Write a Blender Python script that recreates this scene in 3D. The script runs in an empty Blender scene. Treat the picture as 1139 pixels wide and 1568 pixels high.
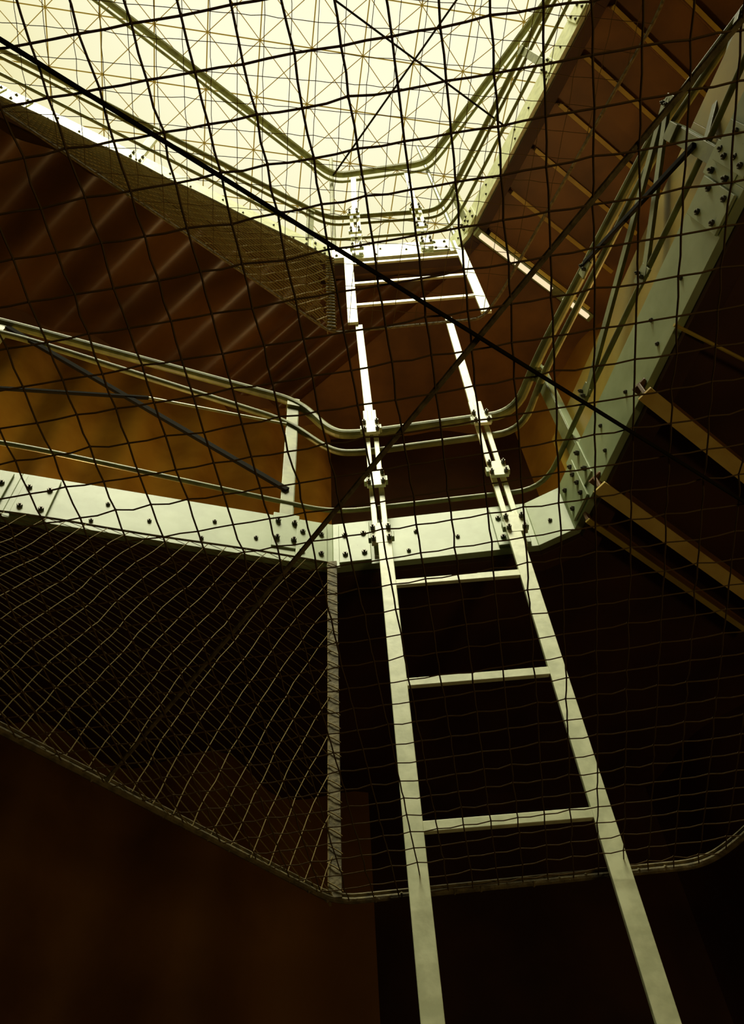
import bpy, math, random
from mathutils import Vector, Matrix
random.seed(7)
ZO = 1.6   # eye height of the photographer above the shaft floor
def P(x, y, h): return Vector((x, y, h + ZO))

# ------------------------------------------------------------------ materials
def mat(name, col, rough=0.6, metal=0.0, nscale=8.0, col2=None, bump=0.0, spec=0.5):
    m = bpy.data.materials.new(name); m.use_nodes = True
    nt = m.node_tree; b = nt.nodes['Principled BSDF']
    b.inputs['Roughness'].default_value = rough
    b.inputs['Metallic'].default_value = metal
    b.inputs['Specular IOR Level'].default_value = spec
    b.inputs['Base Color'].default_value = (*col, 1)
    tc = nt.nodes.new('ShaderNodeTexCoord')
    if col2 or bump:
        n = nt.nodes.new('ShaderNodeTexNoise'); n.inputs['Scale'].default_value = nscale
        n.inputs['Detail'].default_value = 6
        nt.links.new(tc.outputs['Object'], n.inputs['Vector'])
        if col2:
            r = nt.nodes.new('ShaderNodeValToRGB')
            r.color_ramp.elements[0].position = 0.38; r.color_ramp.elements[0].color = (*col2, 1)
            r.color_ramp.elements[1].position = 0.62; r.color_ramp.elements[1].color = (*col, 1)
            nt.links.new(n.outputs['Fac'], r.inputs['Fac'])
            nt.links.new(r.outputs['Color'], b.inputs['Base Color'])
        if bump:
            bp = nt.nodes.new('ShaderNodeBump'); bp.inputs['Strength'].default_value = bump
            bp.inputs['Distance'].default_value = 0.01
            nt.links.new(n.outputs['Fac'], bp.inputs['Height'])
            nt.links.new(bp.outputs['Normal'], b.inputs['Normal'])
    return m
M_white = mat('painted_steel_grey_green', (.33,.40,.21), .5, col2=(.26,.32,.155), nscale=9, bump=.1)
M_ladder = mat('galvanised_ladder', (.69,.73,.45), .45, col2=(.54,.58,.34), nscale=25, bump=.1)
M_olive = mat('olive_painted_rail', (.17,.19,.055), .45, .1, col2=(.10,.11,.032), nscale=20)
M_black = mat('black_steel', (.012,.010,.005), .9, spec=.05)
M_gold = mat('ochre_panel', (.48,.36,.045), .45, col2=(.35,.25,.03), nscale=5)
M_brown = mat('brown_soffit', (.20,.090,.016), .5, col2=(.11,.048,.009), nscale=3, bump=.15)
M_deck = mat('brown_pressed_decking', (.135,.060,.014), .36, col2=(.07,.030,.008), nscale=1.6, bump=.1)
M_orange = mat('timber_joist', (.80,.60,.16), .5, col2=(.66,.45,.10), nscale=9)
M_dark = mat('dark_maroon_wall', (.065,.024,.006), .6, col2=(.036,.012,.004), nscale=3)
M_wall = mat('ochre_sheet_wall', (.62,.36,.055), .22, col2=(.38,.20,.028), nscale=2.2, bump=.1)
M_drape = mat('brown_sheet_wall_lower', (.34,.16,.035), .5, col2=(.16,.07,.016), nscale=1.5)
M_net = mat('net_cord', (.085,.055,.015), .8, spec=.2)
M_netgold = mat('fine_net_cord', (.21,.16,.05), .8, spec=.2)
M_rope = mat('rim_rope', (.16,.13,.05), .8, col2=(.08,.065,.022), nscale=60, bump=.5)
M_bolt = mat('bolt_head', (.06,.055,.035), .4, .6)
M_floor = mat('concrete_floor', (.10,.07,.04), .8, col2=(.06,.04,.025), nscale=4)
M_bar = mat('glazing_bar', (.42,.32,.09), .7, spec=.1)
M_strip = mat('sunlit_gap_glow', (.9,.85,.7), .4)  # emissive stand-in for sunlight in a ceiling gap, not a lamp
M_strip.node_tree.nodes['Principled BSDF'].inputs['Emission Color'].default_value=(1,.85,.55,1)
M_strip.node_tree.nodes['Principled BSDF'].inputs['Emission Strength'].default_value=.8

# ------------------------------------------------------------------ mesh builder
class B:
    def __init__(s): s.v=[]; s.f=[]; s.m=[]; s.mats=[]
    def mi(s, m):
        if m not in s.mats: s.mats.append(m)
        return s.mats.index(m)
    def add(s, vs, fs, m):
        o=len(s.v); s.v += [tuple(x) for x in vs]
        i=s.mi(m)
        for f in fs: s.f.append([o+k for k in f]); s.m.append(i)
    def beam(s, p, q, w, t, m, n=Vector((0,0,1))):
        p=Vector(p); q=Vector(q); d=(q-p).normalized(); n=Vector(n)
        a=d.cross(n)
        if a.length<1e-4: a=d.cross(Vector((0,1,0)))
        a.normalize(); n=a.cross(d).normalized()
        vs=[]
        for c in (p,q):
            for i,j in ((-1,-1),(1,-1),(1,1),(-1,1)): vs.append(c+a*(i*w/2)+n*(j*t/2))
        s.add(vs,[(0,1,2,3),(7,6,5,4),(0,4,5,1),(1,5,6,2),(2,6,7,3),(3,7,4,0)],m)
    def tube(s, pts, r, m, k=6, closed=False):
        pts=[Vector(p) for p in pts]; n=len(pts); vs=[]; fs=[]
        up=Vector((0,0,1))
        for i,p in enumerate(pts):
            a=pts[i-1] if (i>0 or closed) else p; b=pts[(i+1)%n] if (i<n-1 or closed) else p
            d=(b-a).normalized()
            x=d.cross(up)
            if x.length<.05: x=d.cross(Vector((0,1,0)))
            x.normalize(); y=d.cross(x)
            for j in range(k):
                t=2*math.pi*j/k; vs.append(p+x*(r*math.cos(t))+y*(r*math.sin(t)))
        for i in range(n if closed else n-1):
            i2=(i+1)%n
            for j in range(k):
                j2=(j+1)%k; fs.append((i*k+j,i*k+j2,i2*k+j2,i2*k+j))
        if not closed:
            fs.append(tuple(range(k))[::-1]); fs.append(tuple((n-1)*k+j for j in range(k)))
        s.add(vs,fs,m)
    def knot(s, p, r, m):
        d=[(1,0,0),(0,1,0),(-1,0,0),(0,-1,0),(0,0,1),(0,0,-1)]
        s.add([Vector(p)+Vector(x)*r for x in d],[(0,1,4),(1,2,4),(2,3,4),(3,0,4),(1,0,5),(2,1,5),(3,2,5),(0,3,5)],m)
    def bolt(s, p, n, r, m, L=.012):
        n=Vector(n).normalized(); p=Vector(p)
        s.tube([p-n*.004,p+n*L*.5,p+n*L],r,m,6)
        s.tube([p,p+n*L*1.5],r*.45,m,6)
    def obj(s, name, bevel=0, smooth=False):
        me=bpy.data.meshes.new(name); me.from_pydata(s.v,[],s.f)
        for m in s.mats: me.materials.append(m)
        for p,i in zip(me.polygons,s.m): p.material_index=i; p.use_smooth=smooth
        me.update(); o=bpy.data.objects.new(name,me); bpy.context.collection.objects.link(o)
        if bevel:
            b=o.modifiers.new('bevel','BEVEL'); b.width=bevel; b.segments=2; b.limit_method='ANGLE'
        return o
def fillet(pts, r, n=7):
    pts=[Vector(p) for p in pts]; out=[pts[0]]
    for i in range(1,len(pts)-1):
        a,b,c=pts[i-1],pts[i],pts[i+1]
        ra=min(r,(a-b).length*.45); rc=min(r,(c-b).length*.45)
        s=b+(a-b).normalized()*ra; e=b+(c-b).normalized()*rc
        for k in range(n+1):
            t=k/n; out.append(s*(1-t)**2+b*2*t*(1-t)+e*t*t)
    out.append(pts[-1]); return out

# ------------------------------------------------------------------ plan outlines (metres)
MID  = [(-1.95,1.055),(-1.067,1.33),(-.133,1.621),(.50,1.60),(.607,1.549),(.944,.583),(1.22,-.2),(1.22,-.5),(-1.95,-.5)]
UP   = [(-2.5,.147),(-1.73,.617),(-.122,1.60),(.60,1.60),(.675,1.52),(1.30,.40),(1.70,-.32),(1.70,-.75),(-2.5,-.75)]
RIM1 = [(-1.3,.257),(-.632,1.036),(-.137,1.614),(.605,1.59),(.67,1.50),(1.05,.40),(1.15,-.45),(-1.3,-.45)]
RIM2 = [(-2.3,-.27),(-.75,1.05),(-.12,1.60),(.60,1.59),(.69,1.47),(1.28,.40),(1.55,-.3),(1.55,-.7),(-2.3,-.7)]
TOPR = [(-3.0,-.75),(-1.554,.505),(-.094,1.79),(.70,1.747),(.80,1.66),(1.668,.648),(2.6,-.45),(2.6,-1.8),(-3.0,-1.8)]
H1,H1T = 2.05,2.28
H2,H2T = 4.88,5.10
OUT = [(-4.3,.70),(-.25,2.78),(.95,2.85),(3.6,-.6),(3.6,-2.2),(-4.3,-2.2)]

def outset(poly, d):
    n=len(poly); cx=sum(p[0] for p in poly)/n; cy=sum(p[1] for p in poly)/n; res=[]
    for i in range(n):
        a,b,c=Vector(poly[i-1]),Vector(poly[i]),Vector(poly[(i+1)%n])
        e1=(b-a).normalized(); e2=(c-b).normalized()
        n1=Vector((-e1.y,e1.x)); n2=Vector((-e2.y,e2.x))
        if n1.dot(b-Vector((cx,cy)))<0: n1=-n1
        if n2.dot(b-Vector((cx,cy)))<0: n2=-n2
        nn=(n1+n2).normalized(); k=d/max(.4,nn.dot(n1)); res.append(tuple(b+nn*k))
    return res
def ring_slab(name, outer, inner, h0, h1, m):
    cu=bpy.data.curves.new(name,'CURVE'); cu.dimensions='2D'; cu.fill_mode='BOTH'; cu.extrude=(h1-h0)/2
    for poly in (outer,inner):
        sp=cu.splines.new('POLY'); sp.points.add(len(poly)-1); sp.use_cyclic_u=True
        for p,c in zip(sp.points,poly): p.co=(c[0],c[1],0,1)
    o=bpy.data.objects.new(name+'_tmp',cu); bpy.context.collection.objects.link(o)
    dg=bpy.context.evaluated_depsgraph_get(); me=bpy.data.meshes.new_from_object(o.evaluated_get(dg))
    me.name=name; bpy.data.objects.remove(o); bpy.data.curves.remove(cu)
    me.materials.clear(); me.materials.append(m)
    ob=bpy.data.objects.new(name,me); ob.location=(0,0,(h0+h1)/2+ZO); bpy.context.collection.objects.link(ob)
    return ob
OUTS=outset(OUT,.22)
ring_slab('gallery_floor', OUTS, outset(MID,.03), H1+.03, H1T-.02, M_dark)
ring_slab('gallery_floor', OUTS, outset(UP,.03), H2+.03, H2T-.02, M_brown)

# ------------------------------------------------------------------ edge fascias
def fascia(poly, h0, h1, MF):
    b=B(); n=len(poly); o=outset(poly,.022)
    for i in range(n):
        j=(i+1)%n
        a,c=poly[i],poly[j]; a2,c2=o[i],o[j]
        vs=[P(*a,h0),P(*c,h0),P(*c,h1),P(*a,h1),P(*a2,h0),P(*c2,h0),P(*c2,h1),P(*a2,h1)]
        b.add(vs,[(0,1,2,3),(7,6,5,4),(0,4,5,1),(3,2,6,7),(0,3,7,4),(1,5,6,2)],MF)
    o1=outset(poly,.022); o2=outset(poly,.085)
    for i in range(n):
        j=(i+1)%n
        vs=[P(*o1[i],h0-.02),P(*o1[j],h0-.02),P(*o2[j],h0-.02),P(*o2[i],h0-.02),P(*o1[i],h0+.03),P(*o1[j],h0+.03),P(*o2[j],h0+.03),P(*o2[i],h0+.03)]
        b.add(vs,[(0,3,2,1),(4,5,6,7),(0,1,5,4),(3,7,6,2),(0,4,7,3),(1,2,6,5)],M_dark)
    for i in range(n):
        A=Vector(poly[i]); C=Vector(poly[(i+1)%n]); L=(C-A).length; d=(C-A).normalized()
        nn=Vector((-d.y,d.x)); mid=(A+C)/2
        if nn.dot(Vector((0,.3))-mid)<0: nn=-nn
        k=max(1,int(L/.15))
        for q in range(k):
            s=A+d*(L*(q+.5)/k)
            b.bolt(P(s.x,s.y,h0+(.045 if q%2 else .09)),(nn.x,nn.y,0),.007,M_bolt,.006)
            if q%2:
                s2=s+d*.03; b.bolt(P(s2.x,s2.y,h0+.14),(nn.x,nn.y,0),.007,M_bolt,.006)
        if L<.3: continue
        for s0 in (A+d*.07,C-d*.07):
            c=s0+nn*.005
            b.beam(P(c.x,c.y,h0+.012),P(c.x,c.y,h1-.02),.10,.008,MF,(nn.x,nn.y,0))
            for dx in (-.03,.03):
                for hz in (.05,.15):
                    e=c+d*dx+nn*.003; b.bolt(P(e.x,e.y,h0+hz),(nn.x,nn.y,0),.009,M_bolt,.008)
    return b.obj('edge_fascia',.002)
fascia(MID,H1,H1T,M_white); fascia(UP,H2,H2T,M_ladder)

# ------------------------------------------------------------------ guard rails
def guard(rails, posts, MP, extra=None):
    b=B()
    for pts,r,m in rails: b.tube(fillet([P(*p) for p in pts],.10),r,m,10)
    for (x,y,h0,h1,nx,ny) in posts:
        nn=Vector((nx,ny,0)).normalized()
        b.beam(P(x,y,h0),P(x,y,h1),.045,.012,M_olive,nn)
        a=nn.cross(Vector((0,0,1)))*.022
        b.beam(P(x,y,h0)+a+nn*.012,P(x,y,h1)+a+nn*.012,.006,.03,MP,nn)
        b.beam(P(x,y,h0-.02)-nn*.01,P(x,y,h0+.16)-nn*.01,.085,.012,MP,nn)
        for dz in (.02,.11):
            for sx in (-1,1): b.bolt(P(x,y,h0+dz)-nn*.014+a*1.2*sx,-nn,.009,M_bolt)
        b.beam(P(x,y,h1-.05),P(x,y,h1+.012),.05,.035,M_olive,nn)
    if extra: extra(b)
    return b.obj('guard_rail',.0015)
def mid_extra(b):
    n=(.3,-.95,0)
    b.beam(P(-1.39,1.23,3.27),P(-.282,1.575,2.44),.022,.012,M_black,n)
    b.beam(P(-1.60,1.17,2.70),P(-.80,1.41,2.90),.014,.012,M_black,n)
    b.beam(P(-.80,1.41,2.90),P(-.30,1.57,2.90),.008,.01,M_olive,n)
    m=(-.9,-.35,0)
    b.beam(P(1.02,.52,2.86),P(.70,1.27,2.36),.030,.012,M_olive,m)
    b.beam(P(.955,.56,2.42),P(.80,1.02,2.86),.018,.012,M_black,m)
    b.beam(P(1.02,.52,2.84),P(.84,.90,2.36),.026,.012,M_olive,m)
    b.beam(P(1.20,.30,2.84),P(.98,.55,2.40),.024,.012,M_olive,m)
    for (x,y,h) in ((1.015,.53,2.83),(.80,1.03,2.84),(.70,1.27,2.38),(.84,.90,2.38)):
        b.beam(P(x,y,h-.03),P(x,y,h+.03),.06,.008,M_olive,m)
        for dz in (-.016,.016): b.bolt(P(x-.008,y-.003,h+dz),m,.007,M_bolt,.008)
guard([
  ([(-2.3,.95,3.42),(-1.39,1.23,3.30),(-.26,1.585,3.10),(-.13,1.63,2.90),(-.02,1.625,2.87),(.58,1.590,2.87),(.66,1.38,2.89),(1.02,.60,2.89),(1.24,.30,2.89),(1.6,-.2,2.89)],.019,M_olive),
  ([(-2.3,.95,3.32),(-1.30,1.26,3.20),(-.30,1.575,2.93),(-.13,1.63,2.76),(-.02,1.625,2.73),(.58,1.590,2.73),(.65,1.38,2.75),(.99,.62,2.77),(1.2,.28,2.77),(1.6,-.2,2.77)],.013,M_olive),
  ([(-2.0,1.04,2.43),(-1.067,1.33,2.43),(-.13,1.63,2.36),(.58,1.590,2.34),(.67,1.38,2.38),(.964,.583,2.38),(1.22,-.2,2.38)],.009,M_olive),
 ],
 [(-.283,1.585,2.13,3.10,-.3,.95),(.66,1.43,2.13,2.90,.94,.33),(.965,.565,2.13,2.62,.94,.33),(-1.42,1.235,2.13,3.28,-.3,.95)], M_white, mid_extra)
guard([
  ([(-2.5,.147,5.78),(-1.73,.617,5.78),(-.13,1.61,5.78),(.60,1.61,5.76),(.69,1.51,5.76),(1.32,.39,5.76),(1.72,-.35,5.76)],.017,M_olive),
  ([(-2.5,.147,5.62),(-1.73,.617,5.62),(-.13,1.61,5.62),(.60,1.61,5.60),(.69,1.51,5.60),(1.32,.39,5.60),(1.72,-.35,5.60)],.010,M_olive),
  ([(-2.5,.147,5.3),(-1.73,.617,5.3),(-.13,1.61,5.3),(.60,1.61,5.3),(.69,1.51,5.3),(1.32,.39,5.3),(1.72,-.35,5.3)],.010,M_olive),
 ],
 [(-1.14,.995,4.95,5.78,-.52,.85),(-.24,1.55,4.95,5.78,-.52,.85),(.70,1.50,4.95,5.78,.87,.49),(1.14,.71,4.95,5.78,.87,.49)], M_ladder)
b=B()
for a,c,h0,h1 in (((.665,1.56),(1.02,.54),2.28,2.60),((1.02,.54),(1.29,-.2),2.28,2.60)):
    vs=[]; d=(Vector(c)-Vector(a)).normalized(); nn=Vector((-d.y,d.x))*.006
    for p in (a,c):
        for h in (h0,h1):
            for s in (-1,1): vs.append(P(p[0]+nn.x*s,p[1]+nn.y*s,h))
    b.add(vs,[(0,1,3,2),(4,6,7,5),(0,4,5,1),(2,3,7,6),(0,2,6,4),(1,5,7,3)],M_gold)
b.obj('kick_plate',.001)

# ------------------------------------------------------------------ ladders
def bracket(b, x, y, h, s=1.0):
    b.beam(P(x,y-.012,h-.045*s),P(x,y-.012,h+.045*s),.062*s,.012,M_ladder,(0,1,0))
    for dz in (-.028,.028):
        for dx in (-.024,.024): b.bolt(P(x+dx*s,y-.018,h+dz*s),(0,-1,0),.008,M_bolt)
    b.beam(P(x-.04*s,y-.005,h),P(x+.04*s,y-.005,h),.02,.03,M_white)
b=B()
for x in (.031,.424):
    b.beam(P(x,1.55,-ZO),P(x,1.55,2.16),.042,.014,M_ladder,(0,1,0))
for h in (-1.35,-.95,-.55,-.15,.23,.635,1.070,1.478,1.864):
    b.beam(P(.045,1.55,h),P(.410,1.55,h),.012,.026,M_ladder)
for x in (.022,.435):
    for dx in (-.016,.016):
        b.beam(P(x+dx,1.572,2.02),P(x+dx,1.572,2.95),.018,.012,M_ladder,(0,1,0))
    b.beam(P(x,1.60,2.85),P(x-.01 if x<.2 else x+.01,1.60,3.88),.034,.014,M_ladder,(0,1,0))
    for h in (2.10,2.42,2.78): bracket(b,x,1.560,h)
b.obj('ladder',.0015)
b=B()
for x in (-.015,.630):
    b.beam(P(x,1.585,3.88),P(x,1.585,5.0),.050,.014,M_ladder,(0,1,0))
for h in (4.11,4.42,4.74):
    b.beam(P(-.01,1.585,h),P(.625,1.585,h),.012,.030,M_ladder)
for x in (.04,.45):
    for dx in (-.022,.022):
        b.beam(P(x+dx,1.60,4.9),P(x+dx+.01,1.60,5.85),.024,.012,M_ladder,(0,1,0))
    b.beam(P(x+.01,1.61,5.8),P(x+.03,1.61,6.8),.04,.014,M_ladder,(0,1,0))
    for h in (4.98,5.3,5.7): bracket(b,x,1.575,h)
b.obj('ladder',.0015)

# ------------------------------------------------------------------ nets
def clip(p, d, poly):
    t0,t1=-99,99; n=len(poly); c=Vector((sum(q[0] for q in poly)/n,sum(q[1] for q in poly)/n))
    for i in range(n):
        a=Vector(poly[i]); e=Vector(poly[(i+1)%n])-a; nn=Vector((-e.y,e.x))
        if nn.dot(c-a)<0: nn=-nn
        den=nn.dot(d); num=nn.dot(a-p)
        if abs(den)<1e-9:
            if num>0: return None
            continue
        t=num/den
        if den>0: t0=max(t0,t)
        else: t1=min(t1,t)
    return (t0,t1) if t1>t0+.01 else None
def hnet(name, poly, h, s, r, rot, m, knots, rimr, sag):
    b=B(); ca,sa=math.cos(rot),math.sin(rot)
    rnd={}
    def node(i,j):
        if (i,j) not in rnd: rnd[(i,j)]=Vector((random.gauss(0,.022*s),random.gauss(0,.022*s),random.gauss(0,.03*s)))
        return rnd[(i,j)]
    def wob(i,j):
        i0,j0=round(i),round(j)
        x=(i*ca-j*sa)*s; y=(i*sa+j*ca)*s
        onn=abs(i-i0)<.05 and abs(j-j0)<.05
        off=node(i0,j0) if onn else Vector((0,0,-.05*s))
        dz=sag*math.sin(1.6*x+1)*math.sin(1.5*y+.5)
        return P(x,y,h+dz)+off
    for fam in (0,1):
        d=Vector((ca,sa)) if fam==0 else Vector((-sa,ca)); o=Vector((-sa,ca)) if fam==0 else Vector((ca,sa))
        N=int(4/s)
        for i in range(-N,N):
            tt=clip(o*(i*s),d,poly)
            if not tt: continue
            a=tt[0]/s; c=tt[1]/s
            ts=[a]+[k/2 for k in range(math.ceil(a*2),math.floor(c*2)+1) if k/2-a>.15 and c-k/2>.15]+[c]
            b.tube([wob(t,i) if fam==0 else wob(i,t) for t in ts],r,m,4)
            if knots and fam==0:
                for k in range(math.ceil(a),math.floor(c)+1): b.knot(wob(k,i),knots,m)
    rim=fillet([P(q[0],q[1],h) for q in poly]+[P(*poly[0],h)],.05)
    b.tube(rim,rimr,M_rope,8)
    rim2=[q+Vector((0,0,rimr*1.8)) for q in rim]; b.tube(rim2,rimr*.6,M_rope,6)
    for i in range(len(poly)):
        A=P(*poly[i],h); C=P(*poly[(i+1)%len(poly)],h); L=(C-A).length; k=int(L/s*1.0)
        for q in range(1,k):
            c=A.lerp(C,(q+.5)/k); b.knot(c+Vector((0,0,random.uniform(-.3,.5)*rimr)),rimr*1.4,M_rope)
    return b.obj(name)
hnet('safety_net', RIM1, .96, .050, .0013, math.radians(-5), M_net, .0029, .0065, .004)
hnet('safety_net', RIM2, 3.82, .105, .0014, math.radians(9), M_net, 0, .007, .01)

def skirt(name, A0,A1,B0,B1,s,r,post):
    b=B(); A0,A1,B0,B1=[P(*q) for q in (A0,A1,B0,B1)]
    L=((A1-A0).length+(B1-B0).length)/2; Hh=(A0-B0).length
    def S(u,v): 
        u=min(max(u/L,0),1); v=v/Hh
        p=A0.lerp(A1,u).lerp(B0.lerp(B1,u),v)
        return p+Vector((math.sin(17*u*L+5*v),math.cos(13*u*L+9*v),math.sin(31*u*L+22*v)))*.003
    for sg in (1,-1):
        c=-Hh*1.6
        while c<L+Hh*1.6:
            pts=[]
            for k in range(23):
                v=Hh*k/22; u=c+sg*v*(.45 if sg>0 else 1.5)
                if 0<=u<=L: pts.append(S(u,v)+Vector((random.gauss(0,.0008),0,random.gauss(0,.0008))))
            if len(pts)>1: b.tube(pts,r,M_netgold,4)
            c+=s
    b.tube([S(L*k/20,0) for k in range(21)],r*3,M_rope,6)
    b.beam(A0,B0,post,.012,M_rope,(0,1,0))
    b.beam(A0+Vector((-post*.5,0.01,0)),B0+Vector((-post*.5,.01,0)),.005,.03,M_netgold,(0,1,0))
    for k in range(26):
        p=A0.lerp(B0,(k+.5)/26); w=post*.62
        b.tube([p+Vector((-w,-.009,.012)),p+Vector((0,-.011,0)),p+Vector((w,-.009,-.012))],r*1.3,M_netgold,4)
    return b.obj(name)
skirt('side_net',(-.133,1.60,2.05),(-2.3,.93,2.05),(-.137,1.60,.96),(-1.3,.257,.96),.052,.0012,.026)
skirt('side_net',(-.122,1.585,4.88),(-2.5,.147,4.88),(-.12,1.585,3.82),(-2.3,-.27,3.82),.062,.0036,.04)

b=B()
b.tube([P(-1.25,-.42,.955),P(-.322,.07,.955),P(.359,.58,.955),(P(.86,.955,.955))],.0027,M_black,8)
b.tube([P(-.50,1.19,.965),P(-.117,.7435,.965),P(.337,.197,.965),P(.85,-.42,.965)],.0040,M_rope,8)
b.obj('net_cable')
b=B()
b.tube([P(1.02,1.10,5.6),P(.02,.348,5.6),P(-1.4,-.72,5.6)],.006,M_black,8)
b.tube([P(-.093,1.767,7.62),P(.984,.549,7.62),P(2.6,-1.28,7.62)],.008,M_black,8)
b.obj('bracing_cable')

# ------------------------------------------------------------------ pressed decking under the upper gallery (left side)
b=B()
e0=Vector((-.16,1.72)); ed=Vector((-.853,-.522)); rd=Vector((-.80,.60)).normalized()
WA=Vector((-4.3,.70)); WB=Vector((-.35,2.72)); wd=(WB-WA).normalized(); wn=Vector((wd.y,-wd.x))
rows=[]; N=160
for i in range(N+1):
    u=3.4*i/N-.9
    s=e0+ed*u
    if u<0: s=e0+Vector((-ed.x,0))*(-u)
    t=((WA-s).dot(wn)+.14)/rd.dot(wn)
    t=max(.05,t); e=s+rd*t
    z=-.02-.050*(1+math.sin(u*2*math.pi/.42))
    rows.append((P(s.x,s.y,H2+.02+z),P(e.x,e.y,H2+.02+z)))
vs=[p for r in rows for p in r]
b.add(vs,[(2*i,2*i+1,2*i+3,2*i+2) for i in range(N)],M_deck)
b.obj('ribbed_decking',smooth=True)
def joists(lines, hb, w, hh, mflange, mweb):
    b=B()
    for (s,e) in lines:
        b.beam(P(*s,hb-hh),P(*e,hb-hh),w,.008,mflange)
        b.beam(P(*s,hb-hh/2),P(*e,hb-hh/2),.010,hh-.008,mweb)
        b.beam(P(*s,hb-.004),P(*e,hb-.004),w,.008,mweb)
    return b.obj('floor_joist',.001)
dj=Vector((.745,.667)); 
lines=[]
for s in ((.752,1.085),(.655,1.375)):
    s=Vector(s); lines.append((tuple(s),tuple(s+dj*.85)))
joists(lines,2.07,.044,.06,M_orange,M_brown)
s=Vector((.63,1.49)); joists([(tuple(s),tuple(s+dj*.78))],2.07,.016,.06,M_gold,M_brown)
lines=[]
for i in range(11):
    s=Vector((.80,1.50))+Vector((.149,-.267))*i*.8; lines.append((tuple(s),tuple(s+Vector((.77,.64))*.78)))
joists(lines,4.90,.022,.08,M_gold,M_brown)
b=B()  # glowing bars on a backing bar, imitating daylight through a gap between joists
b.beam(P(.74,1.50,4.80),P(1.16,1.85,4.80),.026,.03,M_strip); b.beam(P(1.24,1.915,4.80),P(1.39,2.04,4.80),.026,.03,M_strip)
b.beam(P(.72,1.485,4.835),P(1.42,2.065,4.835),.05,.04,M_olive)
b.obj('ceiling_gap_glow',.002)
b=B(); b.tube([P(.81,.90,2.02),P(1.12,1.08,2.02),P(1.7,1.42,2.02)],.005,M_gold,8); b.obj('conduit')

# ------------------------------------------------------------------ walls
def wall(name,a,c,h0,h1,amp,wl,m):
    b=B(); A=Vector(a);C=Vector(c); d=(C-A).normalized(); A=A-d*.12; C=C+d*.12; L=(C-A).length
    nn=Vector((-d.y,d.x)); n=max(4,int(L/wl*12))
    vs=[];fs=[]
    for k in range(n+1):
        u=L*k/n; off=amp*math.sin(2*math.pi*u/wl)+amp*.4*math.sin(2*math.pi*u/wl*.37+1)
        q=A+d*u+nn*off; vs+= [P(q.x,q.y,h0),P(q.x,q.y,h1)]
    for k in range(n): fs.append((2*k,2*k+2,2*k+3,2*k+1))
    b.add(vs,fs,m); return b.obj(name,smooth=True)
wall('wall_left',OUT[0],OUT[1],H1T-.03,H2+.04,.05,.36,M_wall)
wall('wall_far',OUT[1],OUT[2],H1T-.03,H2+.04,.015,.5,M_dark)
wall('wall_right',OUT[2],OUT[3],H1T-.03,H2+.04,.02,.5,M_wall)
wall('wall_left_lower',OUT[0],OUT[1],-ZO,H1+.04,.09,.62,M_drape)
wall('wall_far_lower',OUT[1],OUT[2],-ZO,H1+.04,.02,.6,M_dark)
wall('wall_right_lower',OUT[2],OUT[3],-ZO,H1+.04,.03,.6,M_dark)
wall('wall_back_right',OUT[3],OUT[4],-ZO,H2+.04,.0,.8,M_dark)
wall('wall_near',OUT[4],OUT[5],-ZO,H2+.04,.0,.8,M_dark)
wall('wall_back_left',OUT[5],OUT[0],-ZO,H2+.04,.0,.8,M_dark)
b=B(); b.add([P(x,y,-ZO) for x,y in OUTS],[tuple(range(len(OUT)))[::-1]],M_floor); b.obj('floor')

# ------------------------------------------------------------------ lantern / skylight frame
b=B()
b.tube(fillet([P(*q,7.7) for q in TOPR]+[P(*TOPR[0],7.7)],.12),.028,M_olive,8)
b.tube(fillet([P(*q,7.58) for q in outset(TOPR,.03)]+[P(*outset(TOPR,.03)[0],7.58)],.12),.012,M_olive,8)
for i in (2,3,7,8):
    q=outset(TOPR,.05)[i]; b.tube([P(*q,H2T-.02),P(*q,8.6)],.018,M_olive,8)
poly=[(-4.5,-3),(4.5,-3),(4.5,4),(-4.5,4)]
S=.46
for ang,sp,r in ((12,S,.0055),(102,S,.0055),(57,S*.7071,.0036),(147,S*.7071,.0036)):
    d=Vector((math.cos(math.radians(ang)),math.sin(math.radians(ang)))); o=Vector((-d.y,d.x))
    for i in range(-25,26):
        tt=clip(o*(i*sp),d,poly)
        if tt: 
            p=o*(i*sp)+d*tt[0]; q=o*(i*sp)+d*tt[1]; b.tube([P(*p,8.6),P(*q,8.6)],r,M_bar,4)
b.obj('skylight_frame')

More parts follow.
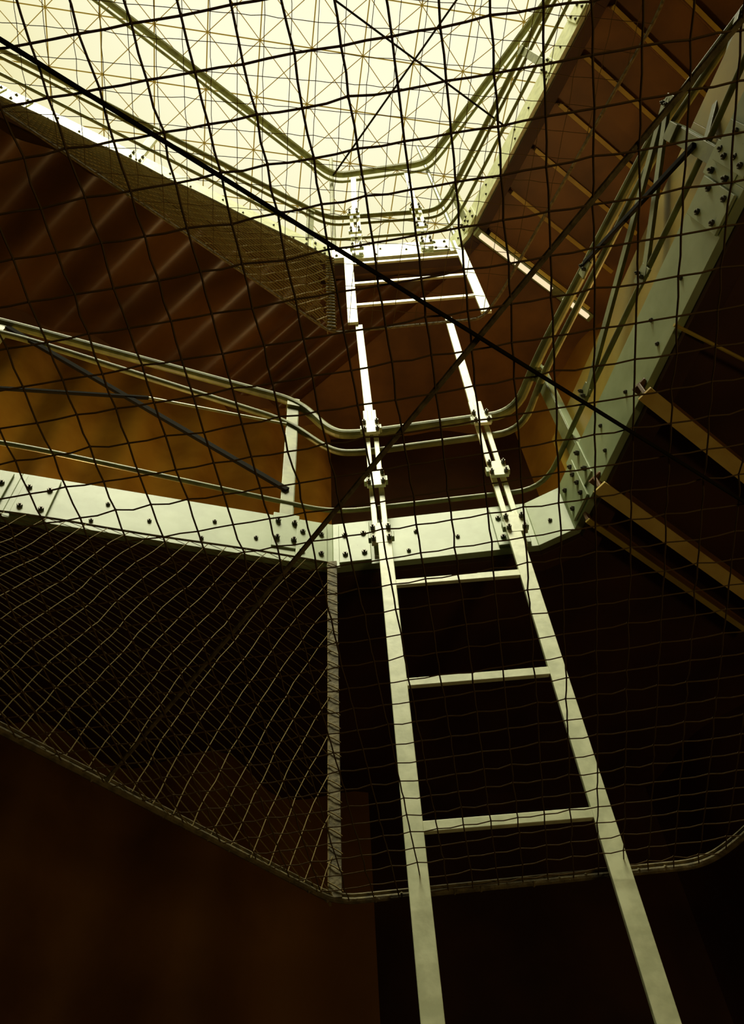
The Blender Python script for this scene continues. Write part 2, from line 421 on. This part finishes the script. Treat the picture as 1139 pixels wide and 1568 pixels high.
# ------------------------------------------------------------------ sky + lights
w=bpy.data.worlds.new('hazy_sky'); bpy.context.scene.world=w; w.use_nodes=True; nt=w.node_tree
bg=nt.nodes['Background']; tc=nt.nodes.new('ShaderNodeTexCoord'); sep=nt.nodes.new('ShaderNodeSeparateXYZ')
r=nt.nodes.new('ShaderNodeValToRGB'); nt.links.new(tc.outputs['Generated'],sep.inputs[0]); nt.links.new(sep.outputs['Z'],r.inputs[0])
r.color_ramp.elements[0].position=.90; r.color_ramp.elements[0].color=(.74,.66,.24,1)
r.color_ramp.elements[1].position=.985; r.color_ramp.elements[1].color=(.99,.96,.68,1)
nt.links.new(r.outputs[0],bg.inputs[0]); bg.inputs[1].default_value=1.04
def light(name,typ,loc,energy,col,size=.1,target=None):
    l=bpy.data.lights.new(name,typ); l.energy=energy; l.color=col
    if typ=='SUN': l.angle=math.radians(size)
    else: l.shadow_soft_size=size
    o=bpy.data.objects.new(name,l); bpy.context.collection.objects.link(o); o.location=loc
    if target is not None: o.rotation_euler=(Vector(target)-Vector(loc)).to_track_quat('-Z','Y').to_euler()
    return o
light('sun','SUN',(0,-3,12),6.6,(1,.96,.70),22,target=(.35,2.0,3.2))
light('warm_floor_fill','POINT',P(1.6,-.9,-.8),34,(1,.70,.30),.25)  # unseen fill light added to warm the soffits and joists from below
light('warm_gallery_fill','POINT',P(-1.25,1.95,2.5),19,(1,.70,.28),.08)  # added fill light hidden above the slab, washes the left wall gold
light('warm_gallery_fill','POINT',P(1.45,1.50,2.5),22,(1,.62,.22),.08)  # second added fill, also hidden by the slab, warms the right soffit

# ------------------------------------------------------------------ camera
f=1300.0; cx=-75.0; cy=900.0
u=Vector((cx,cy,-f)).normalized(); fc=Vector((0,0,-1)); Yc=(fc-u*fc.dot(u)).normalized(); Xc=Yc.cross(u)
R=Matrix((Xc,Yc,u))
cam=bpy.data.cameras.new('camera'); co=bpy.data.objects.new('camera',cam); bpy.context.collection.objects.link(co)
cam.sensor_fit='HORIZONTAL'; cam.sensor_width=24; cam.lens=24*f/1139
cam.clip_start=.02
co.matrix_world=Matrix.Translation(P(0,0,0))@R.to_4x4()
bpy.context.scene.camera=co
bpy.context.scene.view_settings.view_transform='Standard'
